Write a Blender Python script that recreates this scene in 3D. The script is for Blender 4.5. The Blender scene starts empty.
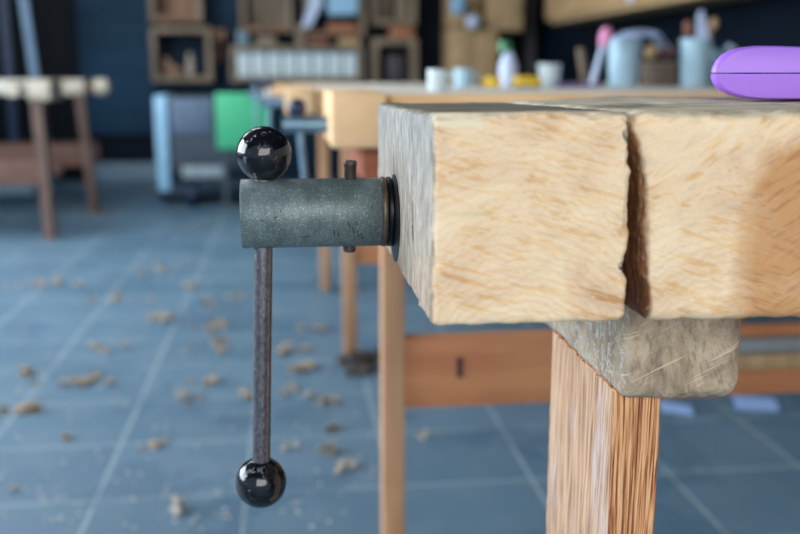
import bpy, bmesh, math, random
from mathutils import Vector, Matrix, noise
random.seed(7)
S = bpy.context.scene
col = S.collection
PI = math.pi

# ------------------------------------------------------------------ camera
FPX = 950.0
PITCH = math.radians(11.6); YAW = math.radians(6.58); CAMZ = 0.875
cd = bpy.data.cameras.new('camera'); cam = bpy.data.objects.new('camera', cd); col.objects.link(cam)
cam.location = (0, 0, CAMZ)
cam.rotation_euler = (PI/2 - PITCH, 0, -YAW)
cd.sensor_width = 36; cd.lens = 36*FPX/800
cd.clip_start = 0.02; cd.clip_end = 60
cd.dof.use_dof = True; cd.dof.focus_distance = 0.665; cd.dof.aperture_fstop = (cd.lens/1000)/0.0098
cd.dof.aperture_blades = 0
S.camera = cam
# ------------------------------------------------------------------ light
w = bpy.data.worlds.new('world'); S.world = w; w.use_nodes = True
w.node_tree.nodes['Background'].inputs[0].default_value = (0.62, 0.78, 1.0, 1)
w.node_tree.nodes['Background'].inputs[1].default_value = 0.55
def area(name, loc, target, sx, sy, power, color):
    l = bpy.data.lights.new(name, 'AREA'); l.shape = 'RECTANGLE'; l.size = sx; l.size_y = sy
    l.energy = power; l.color = color
    o = bpy.data.objects.new(name, l); col.objects.link(o); o.location = loc
    o.rotation_euler = (Vector(target)-Vector(loc)).to_track_quat('-Z', 'Y').to_euler()
    return o
area('window_light_left', (-3.3, 2.4, 1.75), (0.3, 2.0, 0.8), 4.2, 1.7, 215, (0.84, 0.92, 1.0))
area('window_light_front', (0.2, -2.6, 1.7), (0.3, 1.0, 0.75), 3.0, 1.8, 74, (1.0, 0.97, 0.92))
area('room_fill_light', (-1.2, 4.8, 3.1), (-0.2, 5.4, 0.0), 2.6, 3.0, 112, (0.92, 0.96, 1.0))  # added overhead fill under the ceiling for the back of the room
S.view_settings.view_transform = 'Standard'; S.view_settings.look = 'None'
S.view_settings.gamma = 1; S.view_settings.use_curve_mapping = False
S.view_settings.exposure = 0.35

# ------------------------------------------------------------------ helpers
cR = Vector((math.cos(YAW), -math.sin(YAW), 0))
cF = Vector((math.sin(YAW)*math.cos(PITCH), math.cos(YAW)*math.cos(PITCH), -math.sin(PITCH)))
cU = cR.cross(cF)
def ray(x, y): return cF + cR*((x-400)/FPX) - cU*((y-267)/FPX)
def at(x, y, Y):
    d = ray(x, y); return Vector((0, 0, CAMZ)) + d*(Y/d.y)
def ground(x, y, z=0.0):
    d = ray(x, y); return Vector((0, 0, CAMZ)) + d*((z-CAMZ)/d.z)
def lin(c):
    return tuple(((v/255)/12.92 if v/255 <= .04045 else ((v/255+.055)/1.055)**2.4) for v in c) + (1,)

def structure(o): o['kind'] = 'structure'; return o
def tag(o, label, cat, group=None, kind=None):
    o['label'] = label; o['category'] = cat
    if group: o['group'] = group
    if kind: o['kind'] = kind
    return o
def empty(name, loc, label, cat, group=None):
    o = bpy.data.objects.new(name, None); col.objects.link(o); o.location = loc; o.empty_display_size = .05
    return tag(o, label, cat, group)
def root_loc(p):
    v = Vector((0, 0, 0))
    while p: v += Vector(p.location); p = p.parent
    return v
def obj(name, bm, mat, parent=None, smooth=None, origin=None):
    """link bm (world coordinates) as one mesh object"""
    me = bpy.data.meshes.new(name)
    off = root_loc(parent) if parent else (Vector(origin) if origin is not None else Vector((0, 0, 0)))
    bmesh.ops.translate(bm, verts=bm.verts, vec=-off)
    bmesh.ops.recalc_face_normals(bm, faces=bm.faces)
    bm.to_mesh(me); bm.free()
    o = bpy.data.objects.new(name, me); col.objects.link(o)
    if parent: o.parent = parent
    elif origin is not None: o.location = origin
    me.materials.append(mat)
    if smooth is not None:
        me.shade_smooth()
        if smooth < 180:
            me.set_sharp_from_angle(angle=math.radians(smooth))
    return o
def B(): return bmesh.new()
def box(bm, lo, hi, bev=0.0, seg=2):
    lo = Vector(lo); hi = Vector(hi)
    r = bmesh.ops.create_cube(bm, size=1)
    vs = r['verts']
    for v in vs: v.co = Vector([(lo[i]+hi[i])/2 + v.co[i]*(hi[i]-lo[i]) for i in range(3)])
    if bev > 0:
        es = list({e for v in vs for e in v.link_edges})
        bmesh.ops.bevel(bm, geom=es, offset=bev, segments=seg, profile=.5, affect='EDGES')
    return bm
def beam(bm, a, b, wx, wy, bev=0.003):
    """square bar from a to b"""
    a = Vector(a); b = Vector(b); d = b-a
    r = bmesh.ops.create_cube(bm, size=1); vs = r['verts']
    q = d.to_track_quat('Z', 'Y').to_matrix().to_4x4()
    if abs(d.normalized().z) > .8:
        z = d.normalized(); x = Vector((1, 0, 0)); x = (x - z*x.dot(z)).normalized(); y = z.cross(x)
        q = Matrix((x, y, z)).transposed().to_4x4()
    M = Matrix.Translation((a+b)/2) @ q @ Matrix.Diagonal((wx, wy, d.length, 1))
    for v in vs: v.co = M @ v.co
    if bev:
        es = list({e for v in vs for e in v.link_edges})
        bmesh.ops.bevel(bm, geom=es, offset=bev, segments=2, profile=.5, affect='EDGES')
    return bm
def tube(bm, a, b, r0, r1=None, seg=32, bev=0.0):
    a = Vector(a); b = Vector(b); d = b-a
    r = bmesh.ops.create_cone(bm, cap_ends=True, segments=seg, radius1=r0, radius2=r0 if r1 is None else r1, depth=d.length)
    vs = r['verts']; M = Matrix.Translation((a+b)/2) @ d.to_track_quat('Z', 'Y').to_matrix().to_4x4()
    for v in vs: v.co = M @ v.co
    if bev:
        es = [e for e in {e for v in vs for e in v.link_edges} if any(len(f.verts) > 4 for f in e.link_faces)]
        bmesh.ops.bevel(bm, geom=es, offset=bev, segments=3, profile=.5, affect='EDGES')
    return bm
def lathe(bm, prof, base, axis=(0, 0, 1), seg=32):
    """prof: (radius, height) pairs"""
    q = Vector(axis).to_track_quat('Z', 'Y').to_matrix()
    rings = []
    for r, h in prof:
        rings.append([bm.verts.new(Vector(base)+q@Vector((max(r, 1e-5)*math.cos(2*PI*k/seg), max(r, 1e-5)*math.sin(2*PI*k/seg), h))) for k in range(seg)])
    for i in range(len(rings)-1):
        for k in range(seg):
            bm.faces.new((rings[i][k], rings[i][(k+1) % seg], rings[i+1][(k+1) % seg], rings[i+1][k]))
    bm.faces.new(rings[0][::-1]); bm.faces.new(rings[-1])
    return bm
def ball(bm, c, r, seg=48):
    bmesh.ops.create_uvsphere(bm, u_segments=seg, v_segments=seg//2, radius=r, matrix=Matrix.Translation(c)); return bm
def prism(bm, pts, y0, y1, bev=0.0, seg=2):
    """outline in XZ extruded in Y"""
    f = [bm.verts.new((x, y0, z)) for x, z in pts]; b = [bm.verts.new((x, y1, z)) for x, z in pts]
    n = len(pts)
    bm.faces.new(f); bm.faces.new(b[::-1])
    for i in range(n): bm.faces.new((f[i], b[i], b[(i+1) % n], f[(i+1) % n]))
    if bev:
        es = [e for v in f+b for e in v.link_edges if abs(e.verts[0].co.y-e.verts[1].co.y) < 1e-6]
        bmesh.ops.bevel(bm, geom=list(set(es)), offset=bev, segments=seg, profile=.5, affect='EDGES')
    return bm
def axis_coords(lo, hi, r, step, k=5):
    n = max(2, int((hi-lo-2*r)/step))
    c = [lo + r*i/k for i in range(k)] + [lo+r+(hi-lo-2*r)*i/n for i in range(n+1)] + [hi-r+r*(i+1)/k for i in range(k)]
    return c
def worn_box(lo, hi, r, step, fn=None):
    """rounded block with a fine surface grid; fn(p, n, edge) displaces"""
    lo = Vector(lo); hi = Vector(hi)
    A = [axis_coords(lo[i], hi[i], r, step[i]) for i in range(3)]
    bm = B(); cache = {}
    def V(p):
        key = tuple(round(v*1e6) for v in p)
        if key in cache: return cache[key]
        q = Vector([min(max(p[i], lo[i]+r), hi[i]-r) for i in range(3)])
        d = Vector(p)-q; nz = sum(1 for v in d if abs(v) > r*.18)
        n = d.normalized(); P = q+n*r
        edge = 1.0 if nz >= 2 else 0.0
        if fn: P = fn(P, n, edge)
        v = bm.verts.new(P); cache[key] = v; return v
    for ax in range(3):
        u, w_ = [i for i in range(3) if i != ax]
        for side in (lo[ax], hi[ax]):
            for i in range(len(A[u])-1):
                for j in range(len(A[w_])-1):
                    vs = []
                    for (a, b) in ((i, j), (i+1, j), (i+1, j+1), (i, j+1)):
                        p = [0, 0, 0]; p[ax] = side; p[u] = A[u][a]; p[w_] = A[w_][b]; vs.append(V(p))
                    bm.faces.new(vs)
    return bm

# ------------------------------------------------------------------ materials
class NT:
    def __init__(s, name):
        s.m = bpy.data.materials.new(name); s.m.use_nodes = True; s.t = s.m.node_tree; s.b = s.t.nodes['Principled BSDF']
        s.tc = s.t.nodes.new('ShaderNodeTexCoord')
    def n(s, typ, **kw):
        nd = s.t.nodes.new('ShaderNode'+typ)
        for k, v in kw.items():
            if k in nd.inputs: nd.inputs[k].default_value = v
            else: setattr(nd, k, v)
        return nd
    def l(s, a, b): s.t.links.new(a, b)
    def map(s, scale=(1, 1, 1), rot=(0, 0, 0), loc=(0, 0, 0)):
        src = s.tc.outputs['Object']
        if any(rot):                                   # turn first, stretch afterwards
            m0 = s.n('Mapping'); s.l(src, m0.inputs[0]); m0.inputs['Rotation'].default_value = rot; src = m0.outputs[0]; rot = (0, 0, 0)
        mp = s.n('Mapping'); s.l(src, mp.inputs[0])
        mp.inputs['Scale'].default_value = scale; mp.inputs['Rotation'].default_value = rot; mp.inputs['Location'].default_value = loc
        return mp.outputs[0]
    def noise(s, scale=(1, 1, 1), rot=(0, 0, 0), detail=6, rough=.6, dist=0, sc=1.0, loc=(0, 0, 0)):
        nd = s.n('TexNoise'); s.l(s.map(scale, rot, loc), nd.inputs['Vector'])
        nd.inputs['Scale'].default_value = sc; nd.inputs['Detail'].default_value = detail
        nd.inputs['Roughness'].default_value = rough; nd.inputs['Distortion'].default_value = dist
        return nd.outputs['Fac']
    def ramp(s, fac, stops):
        r = s.n('ValToRGB'); e = r.color_ramp.elements
        while len(e) < len(stops): e.new(.5)
        for i, (p, c) in enumerate(stops):
            e[i].position = p; e[i].color = c if len(c) == 4 else tuple(c)+(1,)
        s.l(fac, r.inputs[0]); return r.outputs[0]
    def bw(s, fac, a, b): return s.ramp(fac, [(a, (0, 0, 0, 1)), (b, (1, 1, 1, 1))])
    def mix(s, fac, a, b, mode='MIX'):
        m = s.n('Mix', data_type='RGBA', blend_type=mode)
        for i, v in ((0, fac), (6, a), (7, b)):
            if isinstance(v, (int, float)): m.inputs[i].default_value = v
            elif isinstance(v, tuple): m.inputs[i].default_value = v
            else: s.l(v, m.inputs[i])
        return m.outputs[2]
    def math(s, op, a, b=0.0):
        m = s.n('Math', operation=op)
        for i, v in ((0, a), (1, b)):
            if isinstance(v, (int, float)): m.inputs[i].default_value = v
            else: s.l(v, m.inputs[i])
        return m.outputs[0]
    def sep(s, what):
        x = s.n('SeparateXYZ'); s.l(s.tc.outputs[what], x.inputs[0]); return x.outputs
    def rng(s, v, a, b):
        m = s.n('MapRange'); s.l(v, m.inputs[0]); m.inputs[1].default_value = a; m.inputs[2].default_value = b
        return m.outputs[0]
    def bump(s, h, strength=.3, dist=.001):
        b = s.n('Bump'); b.inputs['Strength'].default_value = strength; b.inputs['Distance'].default_value = dist
        s.l(h, b.inputs['Height']); s.l(b.outputs[0], s.b.inputs['Normal'])
    def done(s, color, rough=.6, metal=0.0, spec=None):
        if isinstance(color, tuple): s.b.inputs['Base Color'].default_value = color
        else: s.l(color, s.b.inputs['Base Color'])
        if isinstance(rough, (int, float)): s.b.inputs['Roughness'].default_value = rough
        else: s.l(rough, s.b.inputs['Roughness'])
        s.b.inputs['Metallic'].default_value = metal
        if spec is not None: s.b.inputs['Specular IOR Level'].default_value = spec
        return s.m

def plain(name, rgb, rough=.5, metal=0.0, var=.12, sc=20):
    t = NT(name); c = lin(rgb)
    f = t.noise(sc=sc, detail=4)
    dk = tuple(v*(1-var*1.5) for v in c[:3])+(1,); lt = tuple(min(1, v*(1+var)) for v in c[:3])+(1,)
    return t.done(t.ramp(f, [(.3, dk), (.7, lt)]), rough, metal)
def wood(name, light, dark, stretch=(30, 30, 2), rough=.65, lo=.35, hi=.65):
    t = NT(name)
    f = t.noise(scale=stretch, detail=6, dist=.4); f2 = t.noise(sc=5, detail=3)
    c = t.ramp(f, [(lo, lin(dark)), (hi, lin(light))])
    c = t.mix(.35, c, t.ramp(f2, [(.3, lin(dark)), (.7, lin(light))]))
    t.bump(f, .2, .001)
    return t.done(c, rough)

# --- end grain of the big blocks: pale sawn front, weathered flanks, dirty top
def block_material(name, side_top, side_low, inner=False):
    t = NT(name)
    nx, ny, nz = t.sep('Normal'); ox, oy, oz = t.sep('Object')      # object space: x-0.24, y-0.70, z
    mul = lambda f, k: t.math('MULTIPLY', f, k)
    fA = t.noise(scale=(16, 16, 24), rot=(0, .5, 0), detail=8, rough=.6, dist=.8)
    fF = t.noise(scale=(34, 34, 300), rot=(0, .55, 0), detail=5, rough=.7, dist=.5)
    fG = t.noise(scale=(34, 34, 280), rot=(0, -.30, 0), detail=4, rough=.7, dist=.5, loc=(5, 5, 5))
    fS = t.noise(scale=(9, 9, 9), detail=3, loc=(2, 9, 4))
    fC = t.noise(sc=330, detail=4, rough=.7)
    fD = t.noise(sc=14, detail=6, rough=.7, loc=(3, 1, 2))
    front = t.ramp(fA, [(.32, lin((196, 148, 102))), (.44, lin((222, 182, 134))), (.56, lin((236, 204, 158))), (.70, lin((242, 218, 182)))])
    ff = t.mix(t.bw(fS, .42, .58), fF, fG)
    front = t.mix(mul(t.bw(ff, .52, .66), .45), front, lin((186, 146, 106)))
    front = t.mix(mul(t.bw(ff, .46, .30), .40), front, lin((246, 232, 208)))
    front = t.mix(mul(t.bw(fC, .58, .75), .28), front, lin((160, 124, 92)))
    # annual rings swinging round a heart low on the right
    wv = t.n('TexWave', wave_type='RINGS', rings_direction='Y', wave_profile='SIN')
    t.l(t.map((1, 1, 1), (0, 0, 0), (.11 if not inner else -.02, 0, -.70 if not inner else -.68)), wv.inputs['Vector'])
    wv.inputs['Scale'].default_value = 62; wv.inputs['Distortion'].default_value = 7.0; wv.inputs['Detail'].default_value = 3
    wv.inputs['Detail Scale'].default_value = 1.2
    front = t.mix(mul(t.math('MULTIPLY', t.bw(wv.outputs['Fac'], .5, 1), t.bw(fS, .40, .60)), .15), front, lin((184, 136, 96)))
    stain = t.bw(t.noise(scale=(26, 26, 60), detail=8, rough=.75, loc=(7, 2, 5)), .66, .72)
    front = t.mix(mul(stain, .5), front, lin((128, 104, 82)))
    if inner:
        m = t.math('MULTIPLY', t.rng(t.math('ADD', ox, mul(fD, .02)), .028, .046), t.rng(t.math('SUBTRACT', t.math('ADD', mul(ox, .8), mul(fD, .05)), oz), -.778, -.758))
        front = t.mix(mul(t.math('MULTIPLY', m, t.bw(fA, .15, .50)), .9), front, lin((198, 146, 96)))
        front = t.mix(mul(t.math('MULTIPLY', m, t.bw(ff, .48, .60)), .5), front, lin((150, 100, 62)))
    else:
        # faint green pencil stroke and pale paint on the chipped top corner
        g1 = t.rng(t.math('ABSOLUTE', t.math('SUBTRACT', oz, .7955)), .0022, .0006)
        g2 = t.rng(t.math('ABSOLUTE', t.math('SUBTRACT', ox, -.137)), .018, .010)
        front = t.mix(mul(t.math('MULTIPLY', g1, g2), .25), front, lin((170, 190, 110)))
        p1 = t.rng(t.math('ADD', oz, mul(fD, .008)), .8465, .8495); p2 = t.rng(t.math('ADD', ox, mul(fD, .02)), -.118, -.126)
        front = t.mix(mul(t.math('MULTIPLY', p1, p2), .8), front, lin((232, 226, 196)))
    # flank
    g = t.noise(scale=(60, 30, 12), detail=8, rough=.7); g2 = t.noise(scale=(420, 420, 170), detail=6, rough=.8); g3 = t.noise(scale=(200, 260, 45), detail=6, rough=.7)
    side = t.mix(t.rng(t.math('ADD', oz, mul(fD, .08)), .775, .885), lin(side_low), lin(side_top))
    side = t.mix(mul(t.bw(g, .38, .62), .6), side, lin(tuple(v*.78 for v in side_top)))
    side = t.mix(mul(t.bw(g2, .54, .64), .45), side, lin((222, 214, 202)))
    side = t.mix(mul(t.bw(g3, .50, .38), .6), side, lin(tuple(v*.6 for v in side_low)))
    if not inner:
        k1 = t.rng(t.math('ABSOLUTE', t.math('SUBTRACT', t.math('ADD', oy, mul(fD, .012)), -.082)), .0045, .0020)
        k2 = t.rng(t.math('ABSOLUTE', t.math('SUBTRACT', t.math('ADD', oz, mul(fD, .008)), .782)), .015, .011)
        side = t.mix(mul(t.math('MULTIPLY', t.math('MULTIPLY', k1, k2), t.bw(fC, .40, .5)), .9), side, lin((52, 44, 44)))
    # top: grimy, pale where planed
    h = t.noise(scale=(20, 90, 30), detail=8, rough=.75); h2 = t.noise(scale=(70, 160, 60), detail=6); h3 = t.noise(sc=7, detail=3, loc=(1, 1, 1))
    top = t.ramp(h, [(.36, lin((124, 112, 94))), (.48, lin((188, 176, 152))), (.62, lin((222, 212, 188)))])
    top = t.mix(mul(t.bw(h2, .5, .7), .6), top, lin((224, 216, 198)))
    grime = t.math('MULTIPLY', t.bw(h3, .55, .66), t.rng(oy, -.12, -.05)) if inner else t.rng(t.math('ADD', oy, mul(fD, .05)), -.135, -.10)
    top = t.mix(mul(grime, .72), top, lin((66, 64, 60)))
    jit = mul(t.math('SUBTRACT', fD, .5), .9)
    c = t.mix(t.rng(t.math('ADD', mul(nx, -1), jit), .45, .75), front, side)
    c = t.mix(t.rng(t.math('ADD', nz, jit), .50, .85), c, top)
    t.bump(t.math('ADD', mul(ff, .7), t.math('ADD', mul(fC, .6), fA)), .55, .0010)
    return t.done(c, .8, 0, .2)
M = {}
M['jaw'] = block_material('jaw_wood', (176, 178, 174), (190, 166, 140))
M['body'] = block_material('bench_end_wood', (170, 118, 78), (120, 70, 42), True)
def beam_material():
    t = NT('weathered_beam'); nx, ny, nz = t.sep('Normal')
    a = t.noise(scale=(30, 30, 12), detail=8, rough=.7, dist=.6); b = t.noise(scale=(260, 260, 90), rot=(0, .3, .3), detail=5, rough=.75)
    s_ = t.noise(scale=(18, 60, 420), rot=(0, .45, 0), detail=3)
    c = t.ramp(a, [(.30, lin((112, 96, 80))), (.46, lin((160, 142, 120))), (.56, lin((184, 166, 142))), (.7, lin((206, 188, 160)))])
    c = t.mix(t.math('MULTIPLY', t.bw(b, .5, .62), .5), c, lin((104, 94, 84)))
    c = t.mix(t.math('MULTIPLY', t.bw(s_, .60, .66), .7), c, lin((216, 200, 172)))
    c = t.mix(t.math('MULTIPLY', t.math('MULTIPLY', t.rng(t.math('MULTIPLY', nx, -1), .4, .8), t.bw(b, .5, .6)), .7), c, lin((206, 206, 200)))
    t.bump(t.math('ADD', a, b), .6, .0012); return t.done(c, .8, 0, .2)
M['beam'] = beam_material()
def leg_material():
    t = NT('pine_leg'); nx, ny, nz = t.sep('Normal')
    wob = t.noise(scale=(18, 18, 3), detail=3)
    ox, oy, oz = t.sep('Object')
    cmb = t.n('CombineXYZ')
    t.l(t.math('ADD', ox, t.math('MULTIPLY', wob, .012)), cmb.inputs[0]); t.l(t.math('MULTIPLY', t.math('ADD', oy, t.math('MULTIPLY', wob, .03)), .45), cmb.inputs[1])
    t.l(t.math('MULTIPLY', oz, .02), cmb.inputs[2])
    wv = t.n('TexNoise'); t.l(cmb.outputs[0], wv.inputs['Vector']); wv.inputs['Scale'].default_value = 640; wv.inputs['Detail'].default_value = 3
    lines = wv.outputs['Fac']
    fine = t.noise(scale=(700, 500, 30), detail=3)
    fr = t.ramp(lines, [(.36, lin((112, 66, 42))), (.45, lin((184, 124, 82))), (.54, lin((220, 166, 118))), (.7, lin((234, 192, 148)))])
    fr = t.mix(t.math('MULTIPLY', t.bw(fine, .55, .7), .35), fr, lin((122, 70, 42)))
    sd = t.ramp(lines, [(.34, lin((140, 102, 78))), (.46, lin((182, 144, 114))), (.62, lin((204, 172, 142)))])
    pt = t.noise(scale=(60, 26, 6), detail=7, rough=.7, loc=(2, 5, 1))
    sd = t.mix(t.math('MULTIPLY', t.bw(pt, .52, .66), .5), sd, lin((204, 204, 214)))
    c = t.mix(t.rng(t.math('MULTIPLY', nx, -1), .4, .8), fr, sd)
    t.bump(t.math('ADD', lines, t.math('MULTIPLY', fine, .4)), .7, .0015); return t.done(c, .7, 0, .25)
M['leg'] = leg_material()
def sleeve_material():
    t = NT('painted_iron')
    a = t.noise(scale=(90, 60, 30), detail=8, rough=.75); b = t.noise(scale=(800, 800, 800), detail=4); r = t.noise(scale=(34, 30, 60), detail=7, rough=.75, loc=(1, 4, 3))
    c = t.ramp(a, [(.3, lin((100, 114, 116))), (.5, lin((130, 148, 148))), (.72, lin((154, 172, 170)))])
    c = t.mix(t.math('MULTIPLY', t.bw(b, .60, .72), .3), c, lin((176, 192, 190)))
    c = t.mix(t.math('MULTIPLY', t.bw(b, .42, .32), .5), c, lin((36, 46, 48)))
    c = t.mix(t.math('MULTIPLY', t.bw(r, .62, .70), .75), c, lin((66, 52, 44)))
    t.bump(t.math('ADD', a, b), .35, .0008)
    return t.done(c, t.ramp(a, [(.3, (.48,)*3), (.7, (.34,)*3)]), .25)
M['sleeve'] = sleeve_material()
def steel_material():
    t = NT('rubbed_steel')
    a = t.noise(scale=(500, 500, 220), detail=6, rough=.75); b = t.noise(sc=40, detail=5)
    c = t.ramp(a, [(.36, lin((88, 84, 88))), (.55, lin((124, 122, 126))), (.74, lin((160, 158, 160)))])
    c = t.mix(t.math('MULTIPLY', t.bw(b, .5, .7), .3), c, lin((96, 84, 80)))
    t.bump(a, .2, .0004); return t.done(c, .32, .8)
M['steel'] = steel_material()
def knob_material():
    t = NT('black_lacquer')
    a = t.noise(sc=170, detail=5, rough=.7); b = t.noise(sc=45, detail=4)
    pits = t.bw(a, .60, .66)
    c = t.mix(t.math('MULTIPLY', pits, .35), (.0025, .0035, .006, 1), lin((120, 122, 128)))
    t.bump(t.math('ADD', t.math('MULTIPLY', b, .5), t.math('MULTIPLY', pits, -.8)), .9, .0018)
    r = t.ramp(b, [(.35, (.06,)*3), (.7, (.16,)*3)])
    m = t.done(c, r, 0, .6); t.b.inputs['Coat Weight'].default_value = 0
    return m
M['knob'] = knob_material()
M['bronze'] = plain('bronze_ring', (112, 96, 78), .4, .6, .3, 120)
M['black_steel'] = plain('black_steel', (30, 34, 40), .35, .6, .3, 90)
def purple_material():
    t = NT('purple_plastic'); a = t.noise(sc=900, detail=2)
    t.bump(a, .06, .0004); return t.done(lin((164, 112, 226)), .42)
M['purple'] = purple_material()
M['bench_wood'] = wood('bench_wood', (228, 190, 142), (196, 150, 104), (3, 30, 30))
def bench_wood():
    t = NT('bench_wood_greyed'); nx, ny, nz = t.sep('Normal')
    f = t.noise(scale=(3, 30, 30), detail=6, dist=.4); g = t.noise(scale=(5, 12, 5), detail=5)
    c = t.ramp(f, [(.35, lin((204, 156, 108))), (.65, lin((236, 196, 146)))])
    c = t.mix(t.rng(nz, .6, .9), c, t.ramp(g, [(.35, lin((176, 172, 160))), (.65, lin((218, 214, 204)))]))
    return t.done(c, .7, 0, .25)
M['bench_wood'] = bench_wood()
M['block_wood'] = wood('block_wood', (250, 212, 164), (238, 194, 142), (12, 12, 20))
M['rail_wood'] = wood('rail_wood', (214, 148, 100), (180, 112, 72), (3, 20, 34))
M['rail_shaded'] = wood('rail_shaded_wood', (160, 92, 60), (128, 70, 46), (3, 20, 34))  # rail wood with the shade under the bench put into its colour
M['leg_mid'] = wood('leg_mid_wood', (212, 168, 128), (170, 122, 86), (30, 30, 3))
M['leg_brown'] = wood('leg_brown_wood', (112, 90, 80), (78, 60, 52), (20, 20, 3))
M['rail_brown'] = wood('rail_brown_wood', (118, 84, 70), (82, 58, 50), (3, 12, 20))
M['pale_block'] = wood('pale_block_wood', (192, 184, 168), (160, 150, 132), (12, 12, 12))
M['grey_top'] = wood('grey_top_wood', (208, 204, 192), (160, 158, 150), (4, 20, 20))
M['crate'] = wood('crate_wood', (150, 134, 112), (96, 82, 68), (14, 14, 5))
M['crate_warm'] = wood('crate_warm_wood', (150, 112, 84), (104, 76, 60), (14, 14, 5))
M['tan'] = wood('tan_wood', (196, 166, 122), (156, 128, 92), (22, 22, 3))
M['blue_grey'] = plain('blue_grey_steel', (118, 150, 172), .35, .5)
M['dark_blue'] = plain('dark_blue_plastic', (22, 40, 74), .4)
M['shade_blue'] = plain('grey_blue_board', (92, 112, 136), .6)
M['ice'] = plain('pale_blue_paint', (148, 196, 226), .5)
M['slate'] = plain('slate_board', (66, 80, 92), .6)
M['green'] = plain('green_board', (62, 178, 128), .55, 0, .06)
M['white'] = plain('white_plastic', (206, 222, 226), .45, 0, .05)
M['paper'] = plain('white_paper', (196, 212, 240), .8, 0, .05)
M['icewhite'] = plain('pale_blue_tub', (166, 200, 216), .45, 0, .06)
M['tubdark'] = plain('blue_grey_tub', (104, 136, 152), .5, 0, .06)  # darker blue-grey for the jug and the tin
M['yellow'] = plain('yellow_plastic', (232, 192, 36), .4, 0, .06)
M['greencap'] = plain('green_cap', (48, 128, 82), .4)
M['pink'] = plain('pink_plastic', (222, 140, 184), .4)
M['navy'] = plain('navy_plastic', (20, 34, 52), .5)
M['brush_brown'] = plain('brown_bristle', (124, 84, 66), .8)
M['orange_wood'] = plain('orange_wood', (170, 110, 76), .6)
def wall_material(name, a, b):
    t = NT(name); f = t.noise(scale=(.6, .6, 2.2), detail=5); f2 = t.noise(sc=1.2, detail=3)
    c = t.mix(.4, t.ramp(f, [(.35, lin(a)), (.65, lin(b))]), t.ramp(f2, [(.35, lin(a)), (.65, lin(b))]))
    return t.done(c, .6, 0, .12)
M['wall'] = wall_material('navy_wall', (4, 10, 18), (8, 22, 36))
M['wall_panel'] = wall_material('navy_panel', (14, 38, 58), (34, 68, 92))
M['door_dark'] = wall_material('dark_door', (3, 8, 14), (6, 14, 24))
M['door_band'] = plain('navy_band', (22, 48, 82), .4)
def floor_material():
    t = NT('slate_tiles')
    mp = t.n('Mapping'); t.l(t.tc.outputs['Object'], mp.inputs[0]); mp.inputs['Location'].default_value = (-.20+.31*60, -.04+.31*40, 0)
    br = t.n('TexBrick'); br.offset = 0; br.squash = 1; t.l(mp.outputs[0], br.inputs['Vector'])
    for k, v in (('Scale', 1), ('Mortar Size', .0045), ('Mortar Smooth', .3), ('Bias', 0), ('Brick Width', .31), ('Row Height', .31)): br.inputs[k].default_value = v
    br.inputs['Color1'].default_value = lin((80, 110, 130)); br.inputs['Color2'].default_value = lin((90, 118, 138)); br.inputs['Mortar'].default_value = lin((136, 156, 166))
    n1 = t.noise(sc=6, detail=8, rough=.7); n2 = t.noise(sc=2, detail=4); n3 = t.noise(sc=60, detail=5)
    c = t.mix(t.math('MULTIPLY', t.bw(n1, .45, .75), .35), br.outputs['Color'], lin((118, 136, 148)))
    c = t.mix(t.math('MULTIPLY', t.bw(n2, .55, .35), .35), c, lin((58, 88, 112)))
    c = t.mix(t.math('MULTIPLY', t.bw(n3, .62, .72), .25), c, lin((150, 160, 164)))
    t.bump(t.math('ADD', t.math('MULTIPLY', br.outputs['Fac'], -1), t.math('MULTIPLY', n1, .4)), .3, .003)
    return t.done(c, t.ramp(n1, [(.3, (.42,)*3), (.7, (.6,)*3)]), 0, .4)
M['floor'] = floor_material()
M['shaving'] = plain('wood_shaving', (196, 180, 158), .8, 0, .25, 40)
M['shaving_pale'] = plain('pale_wood_shaving', (196, 192, 184), .8, 0, .2, 40)
M['shaving_dark'] = plain('dirty_wood_shaving', (112, 102, 92), .8, 0, .3, 40)
M['slot'] = plain('dark_slot', (52, 44, 50), .7)

# ------------------------------------------------------------------ room
bm = B(); box(bm, (-6, -2, -.06), (2.24, 8.12, 0)); structure(obj('floor', bm, M['floor']))
YW = 8.0; XW = 2.12
bm = B(); box(bm, (-6, -2, 3.2), (2.24, 8.12, 3.28)); structure(obj('ceiling', bm, plain('dark_ceiling', (52, 58, 66), .8)))
bm = B(); box(bm, (-6, YW, 0), (XW, YW+.12, 3.2)); structure(obj('wall_back', bm, M['wall']))
bm = B(); box(bm, (XW, -2, 0), (XW+.12, YW+.12, 3.2)); structure(obj('wall_right', bm, M['wall']))
def wpx(x0, x1, y0, y1, Y):           # rectangle seen at a distance -> world extents
    a = at(x0, y1, Y); b = at(x1, y0, Y); return a.x, b.x, a.z, b.z
# door with dark leaf at the far left, navy wall panel beside it
x0, x1, z0, z1 = wpx(-60, 76, 0, 178, YW)
dr = structure(obj('door_1', box(B(), (x0, YW-.05, .01), (x1, YW-.002, 2.3)), M['door_dark']))
for pxa, pxb in ((-30, -15), (6, 15)):
    a = at(pxa, 90, YW-.06).x; b = at(pxb, 90, YW-.06).x
    obj('door_bar', box(B(), (a, YW-.075, .25), (b, YW-.05, 2.2), .004), M['door_band'], dr)
x0, x1, z0, z1 = wpx(77, 150, 0, 176, YW)
structure(obj('trim_1', box(B(), (x0, YW-.04, .38), (x1, YW-.002, 2.6), .006), M['wall_panel']))
x0, x1, _, _ = wpx(60, 158, 0, 176, YW-.1)
structure(obj('baseboard_back', box(B(), (x0, YW-.03, 0), (x1, YW-.002, .15), .01), plain('pale_baseboard', (112, 138, 156), .6)))
x0, x1, _, _ = wpx(526, 537, 0, 80, YW-.1)
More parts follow.
